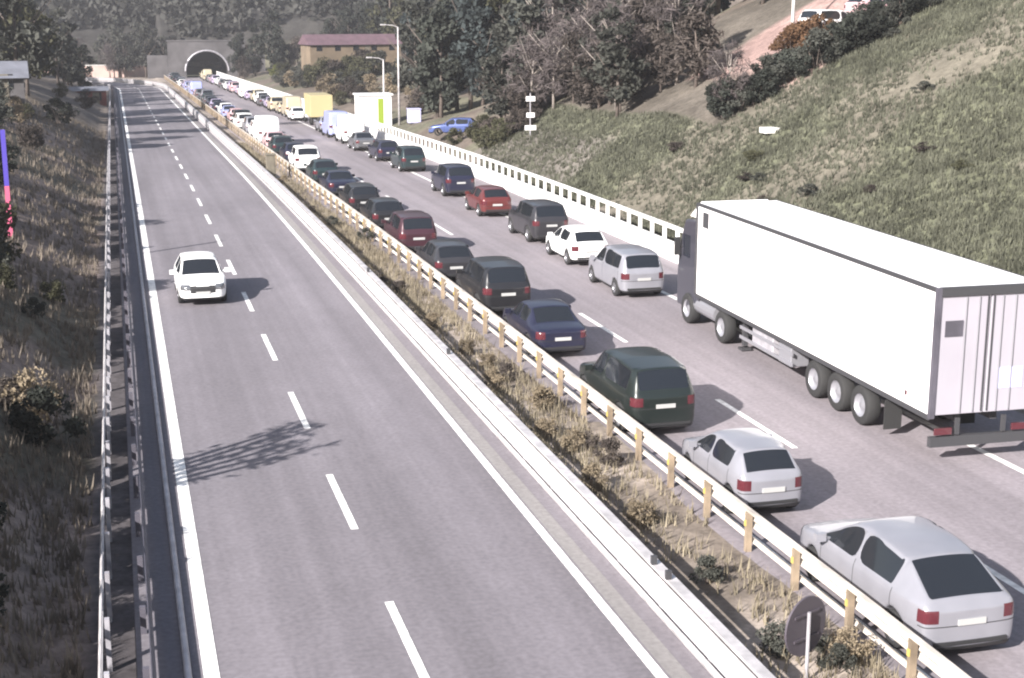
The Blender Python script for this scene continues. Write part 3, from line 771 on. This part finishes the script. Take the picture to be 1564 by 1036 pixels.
# distance markers right of the parapet
t = tag(empty('marker_post', (28.6, 100, gz(28.6, 100))), 'thin post carrying three small white plates beyond the parapet', 'marker post')
MB().tube([(0, 0, -.2), (0, 0, 3.0)], .045, 8).build('post', 'galv_dark', t)
for z_, ww in ((2.6, .34), (1.45, .3), (.55, .42)): MB().box(-ww, ww, -.07, -.05, z_ - .17, z_ + .17).build('plate', 'white', t)
t = tag(MB().box(-.9, .9, -.55, .55, -.3, .28).build('concrete_slab', 'concrete_white', bevel=.03), 'flat white concrete slab lying on the green slope', 'slab')
t.location = (33.5, 70.2, gz(33.5, 70.2)); t.scale = (.8, .7, .5)
# roadside kiosk with lime panel
kx, ky = 25.2, 146; kz = gz(kx, ky)
t = tag(empty('roadside_kiosk', (kx, ky, kz)), 'white roadside kiosk with one lime green panel behind the parapet', 'kiosk')
MB().box(-1.7, 1.7, -1.1, 1.1, -.4, 3.3).build('wall', 'white', t, bevel=.03)
MB().box(-1.85, 1.85, -1.25, 1.25, 3.305, 3.45).build('roof', 'white', t)
MB().box(.30, .85, -1.125, -1.102, .2, 3.0).build('panel', 'lime', t)
MB().box(-1.35, -.75, -1.125, -1.102, 2.0, 2.8).build('window', 'lav', t)
MB().box(1.0, 1.55, -1.125, -1.102, .05, 2.1).build('door', 'lav', t)
def lamp(x, y, h, label):
    t = tag(empty('lamp_post', (x, y, gz(x, y))), label, 'lamp post')
    MB().tube([(0, 0, -.2), (0, 0, h)], [.13, .07], 8).build('pole', 'galv', t, smooth=True)
    MB().tube([(0, 0, h - .05), (-.5, 0, h + .15), (-1.2, 0, h + .2)], .05, 6).build('arm', 'galv', t)
    MB().box(-1.75, -1.15, -.14, .14, h + .14, h + .27).build('lamp_head', 'galv', t, bevel=.03)
lamp(27.3, 143, 9.6, 'taller grey lamp post behind the white kiosk')
lamp(26.6, 147.5, 6.6, 'shorter pale lamp post close behind the kiosk')
o = MB().box(-.6, .6, -.5, .5, 0, 1.3).box(-.66, .66, -.56, .56, 1.302, 1.4).build('storage_bin', 'lav', bevel=.04); o.location = (28.4, 141, gz(28.4, 141))
tag(o, 'pale blue storage bin next to the kiosk and lamp posts', 'bin')
add_car('hatchback', 'blue', 27.6, 120, 'blue hatchback parked off the road beyond the parapet', None, rz=R(70), parts=False).location.z = gz(27.6, 120) + .05
# upper track: parked white cars, a pole, rubble
c = add_car('minivan', 'white', 42.9, 82.6, 'white minivan parked on the dirt track high on the slope', None, rz=R(-70), parts=False); c.location.z = gz(42.9, 82.6)
c = add_car('hatchback', 'pink', 46.4, 83.4, 'pale pink hatchback parked on the dirt track past the white minivan', None, rz=R(-75), parts=False); c.location.z = gz(46.4, 83.4)
t = tag(empty('utility_pole', (41.2, 84.4, gz(41.2, 84.4))), 'pale thin utility pole beside the high dirt track', 'utility pole')
MB().tube([(0, 0, -.3), (0, 0, 8.5)], [.12, .08], 8).build('pole', 'concrete_white', t, smooth=True)
MB().box(-.8, .8, -.06, .06, 7.8, 7.95).build('crossarm', 'galv_dark', t)
# coloured marker board on the left bank
bx, by = -4.32, 60.; bz = 0.
t = tag(empty('marker_board', (bx, by, bz)), 'tall narrow board, blue above and pink below, on the left bank', 'board')
MB().box(-.09, .09, -.03, .03, 3.5, 5.7).build('upper_panel', 'blue', t)
MB().box(-.09, .09, -.03, .03, 1.3, 3.496).build('lower_panel', 'pink', t)
MB().tube([(0, .06, -.3), (0, .06, 5.7)], .04, 8).build('post', 'galv', t)

def house(name, label, x, y, z, rz, L_, W_, h, rh, wm, rm, cat='house', win=3):
    t = tag(empty(name, (x, y, z), rz), label, cat)
    MB().box(-L_ / 2, L_ / 2, -W_ / 2, W_ / 2, -2.5, h).build('wall', wm, t)
    e = .4; v = [(-L_ / 2 - e, -W_ / 2 - e, h + .003), (L_ / 2 + e, -W_ / 2 - e, h + .003), (L_ / 2 + e, W_ / 2 + e, h + .003), (-L_ / 2 - e, W_ / 2 + e, h + .003), (-L_ / 2 - e, 0, h + rh), (L_ / 2 + e, 0, h + rh)]
    MB().add(v, [(0, 1, 5, 4), (2, 3, 4, 5), (0, 4, 3), (1, 2, 5), (3, 2, 1, 0)]).build('roof', rm, t)
    for k in range(win):
        xx = -L_ / 2 + L_ * (k + .5) / win
        MB().box(xx - .5, xx + .5, -W_ / 2 - .02, -W_ / 2 - .002, .9, 2.0).build('window', 'glass', t)
    MB().box(L_ * .1, L_ * .1 + .9, -W_ / 2 - .03, -W_ / 2 - .002, 0, 2.0).build('door', 'rail_brown', t) if win != 3 else None
    return t
house('farmhouse', 'long low farmhouse with ochre wall and plum roof above the queue', 39.5, 250, 2.2, R(8), 16, 6, 1.9, 1.7, 'ochre_wall', 'roof_plum', win=5)
house('shed', 'grey roofed shed on the left bank behind shrubs', -9.2, 118, gz(-9.2, 118) + .2, R(4), 5, 4, 1.7, 1.2, 'concrete_grey', 'roof_slate', 'shed', win=2)
house('rust_red_hut', 'low rust red hut beside the left barrier at the far bend', -3.3, 205, zr(205) - .2, 0, 4.4, 4, 2.2, .5, 'red_wall', 'roof_slate', 'hut', win=2)
t = tag(empty('retaining_wall', (-8, 349, zr(349))), 'pale pink retaining wall across the end of the empty carriageway', 'wall')
MB().box(-16, 16, -.25, .25, -1, 2.6).build('wall_face', 'pink_wall', t); MB().box(-16.1, 16.1, -.35, .35, 2.602, 2.85).build('coping', 'concrete', t)

# ------------------------------------------------------------------ vegetation
def quads_mesh(name, C, size, mname, aspect=1., up=0., rs=None):
    rs = rs or nr; n = len(C)
    a = rs.normal(size=(n, 3)); a[:, 2] += up * np.sign(a[:, 2] + 1e-9) * 0 + up; a /= np.linalg.norm(a, axis=1)[:, None]
    b = np.cross(a, rs.normal(size=(n, 3))); b /= np.linalg.norm(b, axis=1)[:, None] + 1e-9
    s = size * rs.uniform(.6, 1.4, (n, 1)); u = a * s; v_ = b * s / aspect
    P = np.stack([C - u, C - v_ * .9 + u * .1, C + u, C + v_ + u * .05], 1).reshape(-1, 3)
    me = bpy.data.meshes.new(name); me.vertices.add(4 * n); me.vertices.foreach_set('co', P.astype('f').ravel())
    me.loops.add(4 * n); me.loops.foreach_set('vertex_index', np.arange(4 * n, dtype='i'))
    me.polygons.add(n); me.polygons.foreach_set('loop_start', np.arange(0, 4 * n, 4, dtype='i')); me.polygons.foreach_set('loop_total', np.full(n, 4, 'i'))
    me.update(calc_edges=True); me.materials.append(M[mname]); return me
def crown_pts(h0, h1, rad, blobs, per, rs, flat=1.):
    C = []
    for k in range(blobs):
        th = rs.uniform(0, 2 * math.pi); zz = rs.uniform(0, 1); rr = rad * math.sqrt(max(.08, 1 - (2 * zz - .9) ** 2)) * rs.uniform(.25, .95)
        c = np.array([rr * math.cos(th), rr * math.sin(th), h0 + (h1 - h0) * zz]); br = rad * rs.uniform(.22, .48)
        p = rs.normal(size=(per, 3)); p /= np.linalg.norm(p, axis=1)[:, None]; p *= br * rs.uniform(.55, 1.1, (per, 1)); p[:, 2] *= .75 * flat
        C.append(c + p)
    return np.concatenate(C)
def trunk_mesh(h, r, rs, limbs=5, mname='bark', spread=1.):
    m = MB(); m.tube([(0, 0, -.5), (rs.uniform(-.1, .1), rs.uniform(-.1, .1), h * .4), (rs.uniform(-.3, .3), rs.uniform(-.3, .3), h)], [r, r * .7, r * .25], 7)
    for k in range(limbs):
        z = h * rs.uniform(.3, .8); th = rs.uniform(0, 6.28); l = h * rs.uniform(.25, .45) * spread
        m.tube([(0, 0, z), (l * .5 * math.cos(th), l * .5 * math.sin(th), z + l * .45), (l * math.cos(th), l * math.sin(th), z + l)], [r * .4, r * .25, r * .1], 5)
    return m.mesh('trunk', mname, True)
VAR = {}
def tree_kit(kind, i):
    key = (kind, i)
    if key in VAR: return VAR[key]
    rs = np.random.RandomState(hash(kind) % 1 + i * 13 + len(kind) * 101)
    if kind == 'broadleaf': k = ([quads_mesh('crown', crown_pts(2.2, 8, 3.0, 26, 85, rs), .26, 'leaf_olive', 1.3, rs=rs)], trunk_mesh(6, .2, rs))
    elif kind == 'grey': k = ([quads_mesh('crown', crown_pts(2, 9, 2.7, 24, 75, rs), .25, 'leaf_grey', 1.5, rs=rs)], trunk_mesh(7, .2, rs))
    elif kind == 'dark': k = ([quads_mesh('crown', crown_pts(1.2, 10, 2.4, 30, 85, rs), .25, 'leaf_dark', 1.4, rs=rs)], trunk_mesh(8, .22, rs))
    elif kind == 'teal': k = ([quads_mesh('crown', crown_pts(1.0, 9, 2.2, 26, 85, rs), .24, 'leaf_teal', 1.5, rs=rs)], trunk_mesh(7.5, .2, rs))
    elif kind == 'brown': k = ([quads_mesh('crown', crown_pts(1.0, 5, 2.2, 22, 75, rs), .26, 'leaf_brown', 3., rs=rs)], trunk_mesh(4, .14, rs))
    elif kind == 'bare': k = ([quads_mesh('crown', crown_pts(2, 7.5, 2.3, 22, 60, rs), .42, 'twig', 11., rs=rs)], trunk_mesh(6.5, .16, rs, 9, 'bark_pale'))
    VAR[key] = k; return k
def add_tree(kind, x, y, s, label, group, name='tree', z=None, sz=None):
    cr, tk = tree_kit(kind, rnd.randrange(3)); t = empty(name, (x, y, gz(x, y) if z is None else z), rnd.uniform(0, 6.28))
    t.scale = (s, s, (sz or s) * rnd.uniform(.9, 1.12)); tag(t, label, 'tree', group)
    child('trunk', tk, t); child('crown', cr[0], t); return t
SH = {}
def add_shrub(leaf, x, y, s, label, group, name='shrub', flat=1.):
    i = rnd.randrange(3); key = (leaf, i)
    if key not in SH:
        rs = np.random.RandomState(i * 7 + len(leaf)); p = crown_pts(.15, 1.5, 1.0, 16, 110, rs); p[:, 2] = np.maximum(p[:, 2], .0)
        SH[key] = quads_mesh('foliage', p, .085, leaf, 2.0, rs=rs)
        m = MB()
        for k in range(5):
            th = rs.uniform(0, 6.28); m.tube([(0, 0, -.2), (.25 * math.cos(th), .25 * math.sin(th), .5), (.5 * math.cos(th), .5 * math.sin(th), 1.1)], [.03, .02, .01], 5)
        SH[key] = (SH[key], m.mesh('stem', 'bark'))
    t = empty(name, (x, y, gz(x, y)), rnd.uniform(0, 6.28)); t.scale = (s, s, s * flat); tag(t, label, 'shrub', group)
    child('foliage', SH[key][0], t); child('stem', SH[key][1], t); return t

LBL = dict(broadleaf='olive green rounded tree', grey='grey green loose tree', dark='tall dark green tree', teal='blue green dense tree', brown='low reddish brown bushy tree', bare='pale bare branched tree')
def wood(kinds, n, xr, yf, sr_, where, group):
    for k in range(n):
        x = rnd.uniform(*xr); y = rnd.uniform(*yf(x)); kd = rnd.choice(kinds)
        if .09 < x / y < .203 and y < 262: continue
        add_tree(kd, x, y, rnd.uniform(*sr_), f'{LBL[kd]} {where}', group)
# wood behind the grassy slope, in bands from the track back to the farmhouse
wood(['brown', 'grey', 'brown', 'bare'], 38, (29.5, 38.5), lambda x: (103 if x < 32 else 84 if x > 34 else 90, 116), (.7, 1.05), 'in the brown scrub behind the grassy slope', 'trees in the brown scrub')
wood(['dark', 'teal', 'dark', 'grey'], 24, (34, 56), lambda x: (112, 140), (.9, 1.35), 'in the wood above the brown scrub', 'trees in the wood above the scrub')
wood(['grey', 'broadleaf', 'teal', 'dark'], 38, (29.5, 52), lambda x: (135, 200), (.8, 1.3), 'in the wood behind the white kiosk', 'trees in the wood behind the kiosk')
wood(['broadleaf', 'grey', 'bare'], 22, (30, 75), lambda x: (200, 240), (.8, 1.3), 'in front of the long farmhouse wood', 'trees towards the farmhouse') if False else None
wood(['broadleaf', 'dark', 'grey'], 40, (48, 90), lambda x: (200, 300), (1.0, 1.6), 'on the hillside right of the farmhouse', 'trees right of the farmhouse')
wood(['dark', 'teal'], 12, (45, 66), lambda x: (92, 106), (.7, 1.05), 'beyond the high dirt track', 'trees beyond the dirt track')
for k in range(40):
    x = 33.4 + k * .36; y = 76.4 + rnd.uniform(-.6, 1.3)
    add_shrub(rnd.choice(['leaf_dark', 'leaf_dark', 'leaf_grey']), x, y, rnd.uniform(.75, 1.35), 'dark bush in the hedge dividing grass slope from dirt track', 'dark hedge bushes below the dirt track')
for k in range(10):
    add_shrub(rnd.choice(['leaf_grey', 'leaf_olive', 'leaf_brown']), 30.5 + k * 1.35, 238 + rnd.uniform(-3, 3), rnd.uniform(2.1, 2.7), 'tall bush in front of the long low farmhouse', 'bushes before the farmhouse')
add_tree('bare', 33.5, 76.5, .55, 'pale leafless tree at the edge of grass and brown scrub', None)
for x, y in ((39.0, 80.0), (39.7, 80.4), (40.4, 80.6), (41.0, 80.3), (39.6, 81.2), (40.3, 81.5)):
    add_shrub('leaf_rust', x, y, rnd.uniform(.9, 1.2), 'rust orange shrub below the high dirt track', 'rust orange shrubs')
# shrubs behind the parapet, far part
for k in range(34):
    y = rnd.uniform(140, 310); lf = rnd.choice(['leaf_lime', 'leaf_grey', 'leaf_olive', 'leaf_brown', 'leaf_straw'])
    xx = rnd.uniform(24.5, 34) + (y - 140) * .03
    if y < 153 and xx < 29.5: continue
    add_shrub(lf, xx, y, rnd.uniform(1., 2.2), {'leaf_lime': 'yellow green', 'leaf_grey': 'grey green', 'leaf_olive': 'olive', 'leaf_brown': 'brown', 'leaf_straw': 'straw coloured'}[lf] + ' shrub behind the far part of the parapet', 'shrubs behind the parapet')
for k in range(14):
    add_shrub(rnd.choice(['leaf_olive', 'leaf_brown']), rnd.uniform(26.5, 31), rnd.uniform(103, 116), rnd.uniform(.6, 1.2), 'brown green shrub between the marker post and the kiosk', 'shrubs between marker post and kiosk')
# scattered bushes on the grass slope
for k in range(16):
    x = rnd.uniform(27, 44); y = rnd.uniform(52, 80); lf = rnd.choice(['leaf_olive', 'leaf_grey', 'leaf_brown', 'leaf_olive'])
    add_shrub(lf, x, y, rnd.uniform(.3, .6), {'leaf_olive': 'small olive', 'leaf_grey': 'small grey green', 'leaf_brown': 'small brown'}[lf] + ' bush growing on the grassy slope', 'bushes on the grassy slope', flat=.6)
# left bank
for k in range(30):
    y = rnd.choice([rnd.uniform(24, 60), rnd.uniform(50, 120), rnd.uniform(90, 190)]); x = -1.9 - rnd.uniform(0, 1) * (1.2 + y * .055) - (y > 90) * 1.
    lf = rnd.choice(['leaf_brown', 'leaf_grey', 'leaf_olive', 'leaf_straw', 'leaf_dark'])
    add_shrub(lf, x, y, rnd.uniform(.4, .9) * (1 if y < 90 else 1.6), {'leaf_brown': 'brown', 'leaf_grey': 'grey green', 'leaf_olive': 'olive', 'leaf_straw': 'straw coloured', 'leaf_dark': 'dark green'}[lf] + ' shrub on the brown bank left of the barrier', 'shrubs on the left bank')
for k in range(40):
    y = 24 + rnd.random() ** 1.4 * 95; x = -1.6 - .062 * y - rnd.uniform(-.6, 1.4)
    if y < 50: x -= .5
    lf = rnd.choice(['leaf_dark', 'leaf_grey', 'leaf_olive', 'leaf_dark'])
    add_shrub(lf, x, y, rnd.uniform(.8, 1.5) * (.5 if y < 50 else 1), {'leaf_dark': 'bushy dark green', 'leaf_grey': 'bushy grey green', 'leaf_olive': 'bushy olive'}[lf] + ' scrub high on the left bank', 'scrub on the left bank')
wood(['grey', 'dark', 'broadleaf', 'bare'], 64, (-42, -7), lambda x: (max(115, -x * 7.2), 330), (.9, 1.4), 'on the left bank beyond the shed', 'trees on the left bank')
wood(['dark', 'grey'], 8, (-7.5, -4.2), lambda x: (215, 262), (.55, .8), 'close to the far bend of the empty road', 'trees by the far bend')
wood(['bare', 'grey'], 16, (-2, 12), lambda x: (344, 366), (.9, 1.3), 'between the road bend and the tunnel mouth', 'trees beside the tunnel')
wood(['brown', 'grey', 'dark'], 26, (26.5, 62), lambda x: (318, 350), (.8, 1.2), 'between the tunnel mouth and the farmhouse', 'trees by the tunnel and farmhouse')
# the tree whose thin branches throw a shadow over the road
t = tag(empty('tree', (-4.5, 28.4, gz(-4.5, 28.4))), 'bare upright tree on the left bank, its branches shading the road', 'tree')
m = MB(); rs = np.random.RandomState(4); tw = []
for k in range(6):
    dy = (k - 2.5) * .38; p0 = Vector((0, dy * .25, 0)); pts = [p0, p0 + Vector((.1, dy * .5, 2.)), p0 + Vector((.2 + .1 * k, dy, 4.4)), p0 + Vector((.35, dy * 1.1, 5.9 + rs.uniform(-.5, .3)))]
    m.tube(pts, [.13, .10, .07, .02], 6)
    for q in range(60):
        f = rs.uniform(.35, 1); i_ = min(int(f * 3), 2); u = f * 3 - i_; tw.append(np.array(pts[i_].lerp(pts[i_ + 1], u)) + rs.normal(size=3) * .17)
t.scale = (1, 1, .62)
m.build('trunk', 'bark', t, smooth=True); child('crown', quads_mesh('crown', np.array(tw), .15, 'leaf_grey', 2.0, rs=rs), t)
for x, y, s in ((-3.1, 24.0, .7), (-2.9, 22.4, .6), (-3.3, 25.6, .7), (-2.8, 26.8, .6), (-2.5, 23.2, .5)):
    add_shrub('leaf_dark', x, y, s, 'dark shrub shading the near end of the left bank', 'dark shrubs on the near bank')

# far wooded hillside, one mass
C = []
for k in range(11000):
    y = math.sqrt(nr.uniform(358 ** 2, 620 ** 2)); x = nr.uniform(-.16, .72) * y
    if x < 13 and y < 374: continue
    h = nr.uniform(4, 9); rr = nr.uniform(1.8, 3.4); z = ground_z(x, y); per = 34
    p = nr.normal(size=(per, 3)); p /= np.linalg.norm(p, axis=1)[:, None]; p *= nr.uniform(.5, 1.1, (per, 1)) * np.array([rr, rr, h * .55]); p[:, 2] = np.abs(p[:, 2] + h * .3)
    C.append(p + np.array([x, y, z]))
o = bpy.data.objects.new('far_woodland', quads_mesh('far_woodland', np.concatenate(C), .8, 'leaf_far', 1.4)); col.objects.link(o)
tag(o, 'grey wooded hillside filling the distance behind the tunnel', 'woodland', kind='stuff')

# grass
def grass(name, label, pts, h, mname, blades=4, wd=.035):
    V = []; 
    P = np.array(pts); n = len(P)
    for b in range(blades):
        th = nr.uniform(0, 6.28, n); l = h * nr.uniform(.5, 1.3, n); lean = nr.uniform(.1, .6, n) * l
        dx, dy = np.cos(th), np.sin(th); o_ = nr.normal(size=(n, 2)) * .07
        bx, by = P[:, 0] + o_[:, 0], P[:, 1] + o_[:, 1]; ws = wd * nr.uniform(.7, 1.3, n)
        A = np.stack([bx - dy * ws, by + dx * ws, P[:, 2] - .03], 1); B = np.stack([bx + dy * ws, by - dx * ws, P[:, 2] - .03], 1)
        T_ = np.stack([bx + dx * lean, by + dy * lean, P[:, 2] + l], 1); V.append(np.stack([A, B, T_], 1))
    V = np.concatenate(V).reshape(-1, 3); k = len(V) // 3
    me = bpy.data.meshes.new(name); me.vertices.add(3 * k); me.vertices.foreach_set('co', V.astype('f').ravel())
    me.loops.add(3 * k); me.loops.foreach_set('vertex_index', np.arange(3 * k, dtype='i'))
    me.polygons.add(k); me.polygons.foreach_set('loop_start', np.arange(0, 3 * k, 3, dtype='i')); me.polygons.foreach_set('loop_total', np.full(k, 3, 'i'))
    me.update(calc_edges=True); me.materials.append(M[mname]); o = bpy.data.objects.new(name, me); col.objects.link(o)
    return tag(o, label, 'grass', kind='stuff')
pts = []
while len(pts) < 30000:
    x = nr.uniform(23.4, 52); y = nr.uniform(34, 112)
    if (x > 32.5 and y > 76) or (y > 84 and nr.uniform() < .5): continue
    if x / y < .25 or x / y > .85: continue
    if hn(x * 1.7 + 3, y * 1.7) < nr.uniform(-2.2, .4): continue
    pts.append((x, y, gz(x, y)))
grass('grass', 'rough olive grass covering the slope right of the parapet', pts, .24, 'grass', 5, .04)
pts = []
while len(pts) < 3200:
    y = 14 + nr.uniform(0, 1) ** 1.6 * 110; x = nr.uniform(9.15, 11.2 + sr(y))
    if hn(x * 5, y * 1.3) < nr.uniform(-1.6, .6): continue
    pts.append((x, y, gz(x, y)))
grass('grass', 'dry straw coloured grass tufts growing in the median strip', pts, .30, 'grass_dry', 5, .018)
pts = []
while len(pts) < 5200:
    y = 16 + nr.uniform(0, 1) ** 1.5 * 130; x = -1.1 - nr.uniform(0, 1) ** 1.3 * (1.5 + y * .07)
    pts.append((x, y, gz(x, y)))
grass('grass', 'brown withered grass on the bank left of the outer barrier', pts, .32, 'grass_brown', 4, .03)
# weeds in the median
for k in range(26):
    y = 19 + rnd.random() ** 1.5 * 70; lf = rnd.choice(['leaf_straw', 'leaf_grey', 'leaf_brown', 'leaf_straw'])
    add_shrub(lf, rnd.uniform(9.5, 10.9) + sr(y) * .6, y, rnd.uniform(.22, .42), {'leaf_straw': 'dry straw coloured', 'leaf_grey': 'grey green', 'leaf_brown': 'withered brown'}[lf] + ' weed clump in the median between the barriers', 'weed clumps in the median', name='weed_clump')

# ------------------------------------------------------------------ air
hm = bpy.data.materials.new('haze'); hm.use_nodes = True; t_ = hm.node_tree; t_.nodes.remove(t_.nodes['Principled BSDF'])
pv = t_.nodes.new('ShaderNodeVolumePrincipled'); pv.inputs['Color'].default_value = (.86, .85, .90, 1); pv.inputs['Density'].default_value = .0004
pv.inputs['Anisotropy'].default_value = .2
t_.links.new(pv.outputs[0], t_.nodes['Material Output'].inputs['Volume'])
zmax = max(v[2] for v in vv) + 25; zmin = min(v[2] for v in vv) - 1.5
o = MB().box(-430, 710, -70, 1010, zmin, zmax).build('haze', hm); o['kind'] = 'stuff'; o['label'] = 'thin pale haze filling the valley air'
bpy.context.view_layer.update()
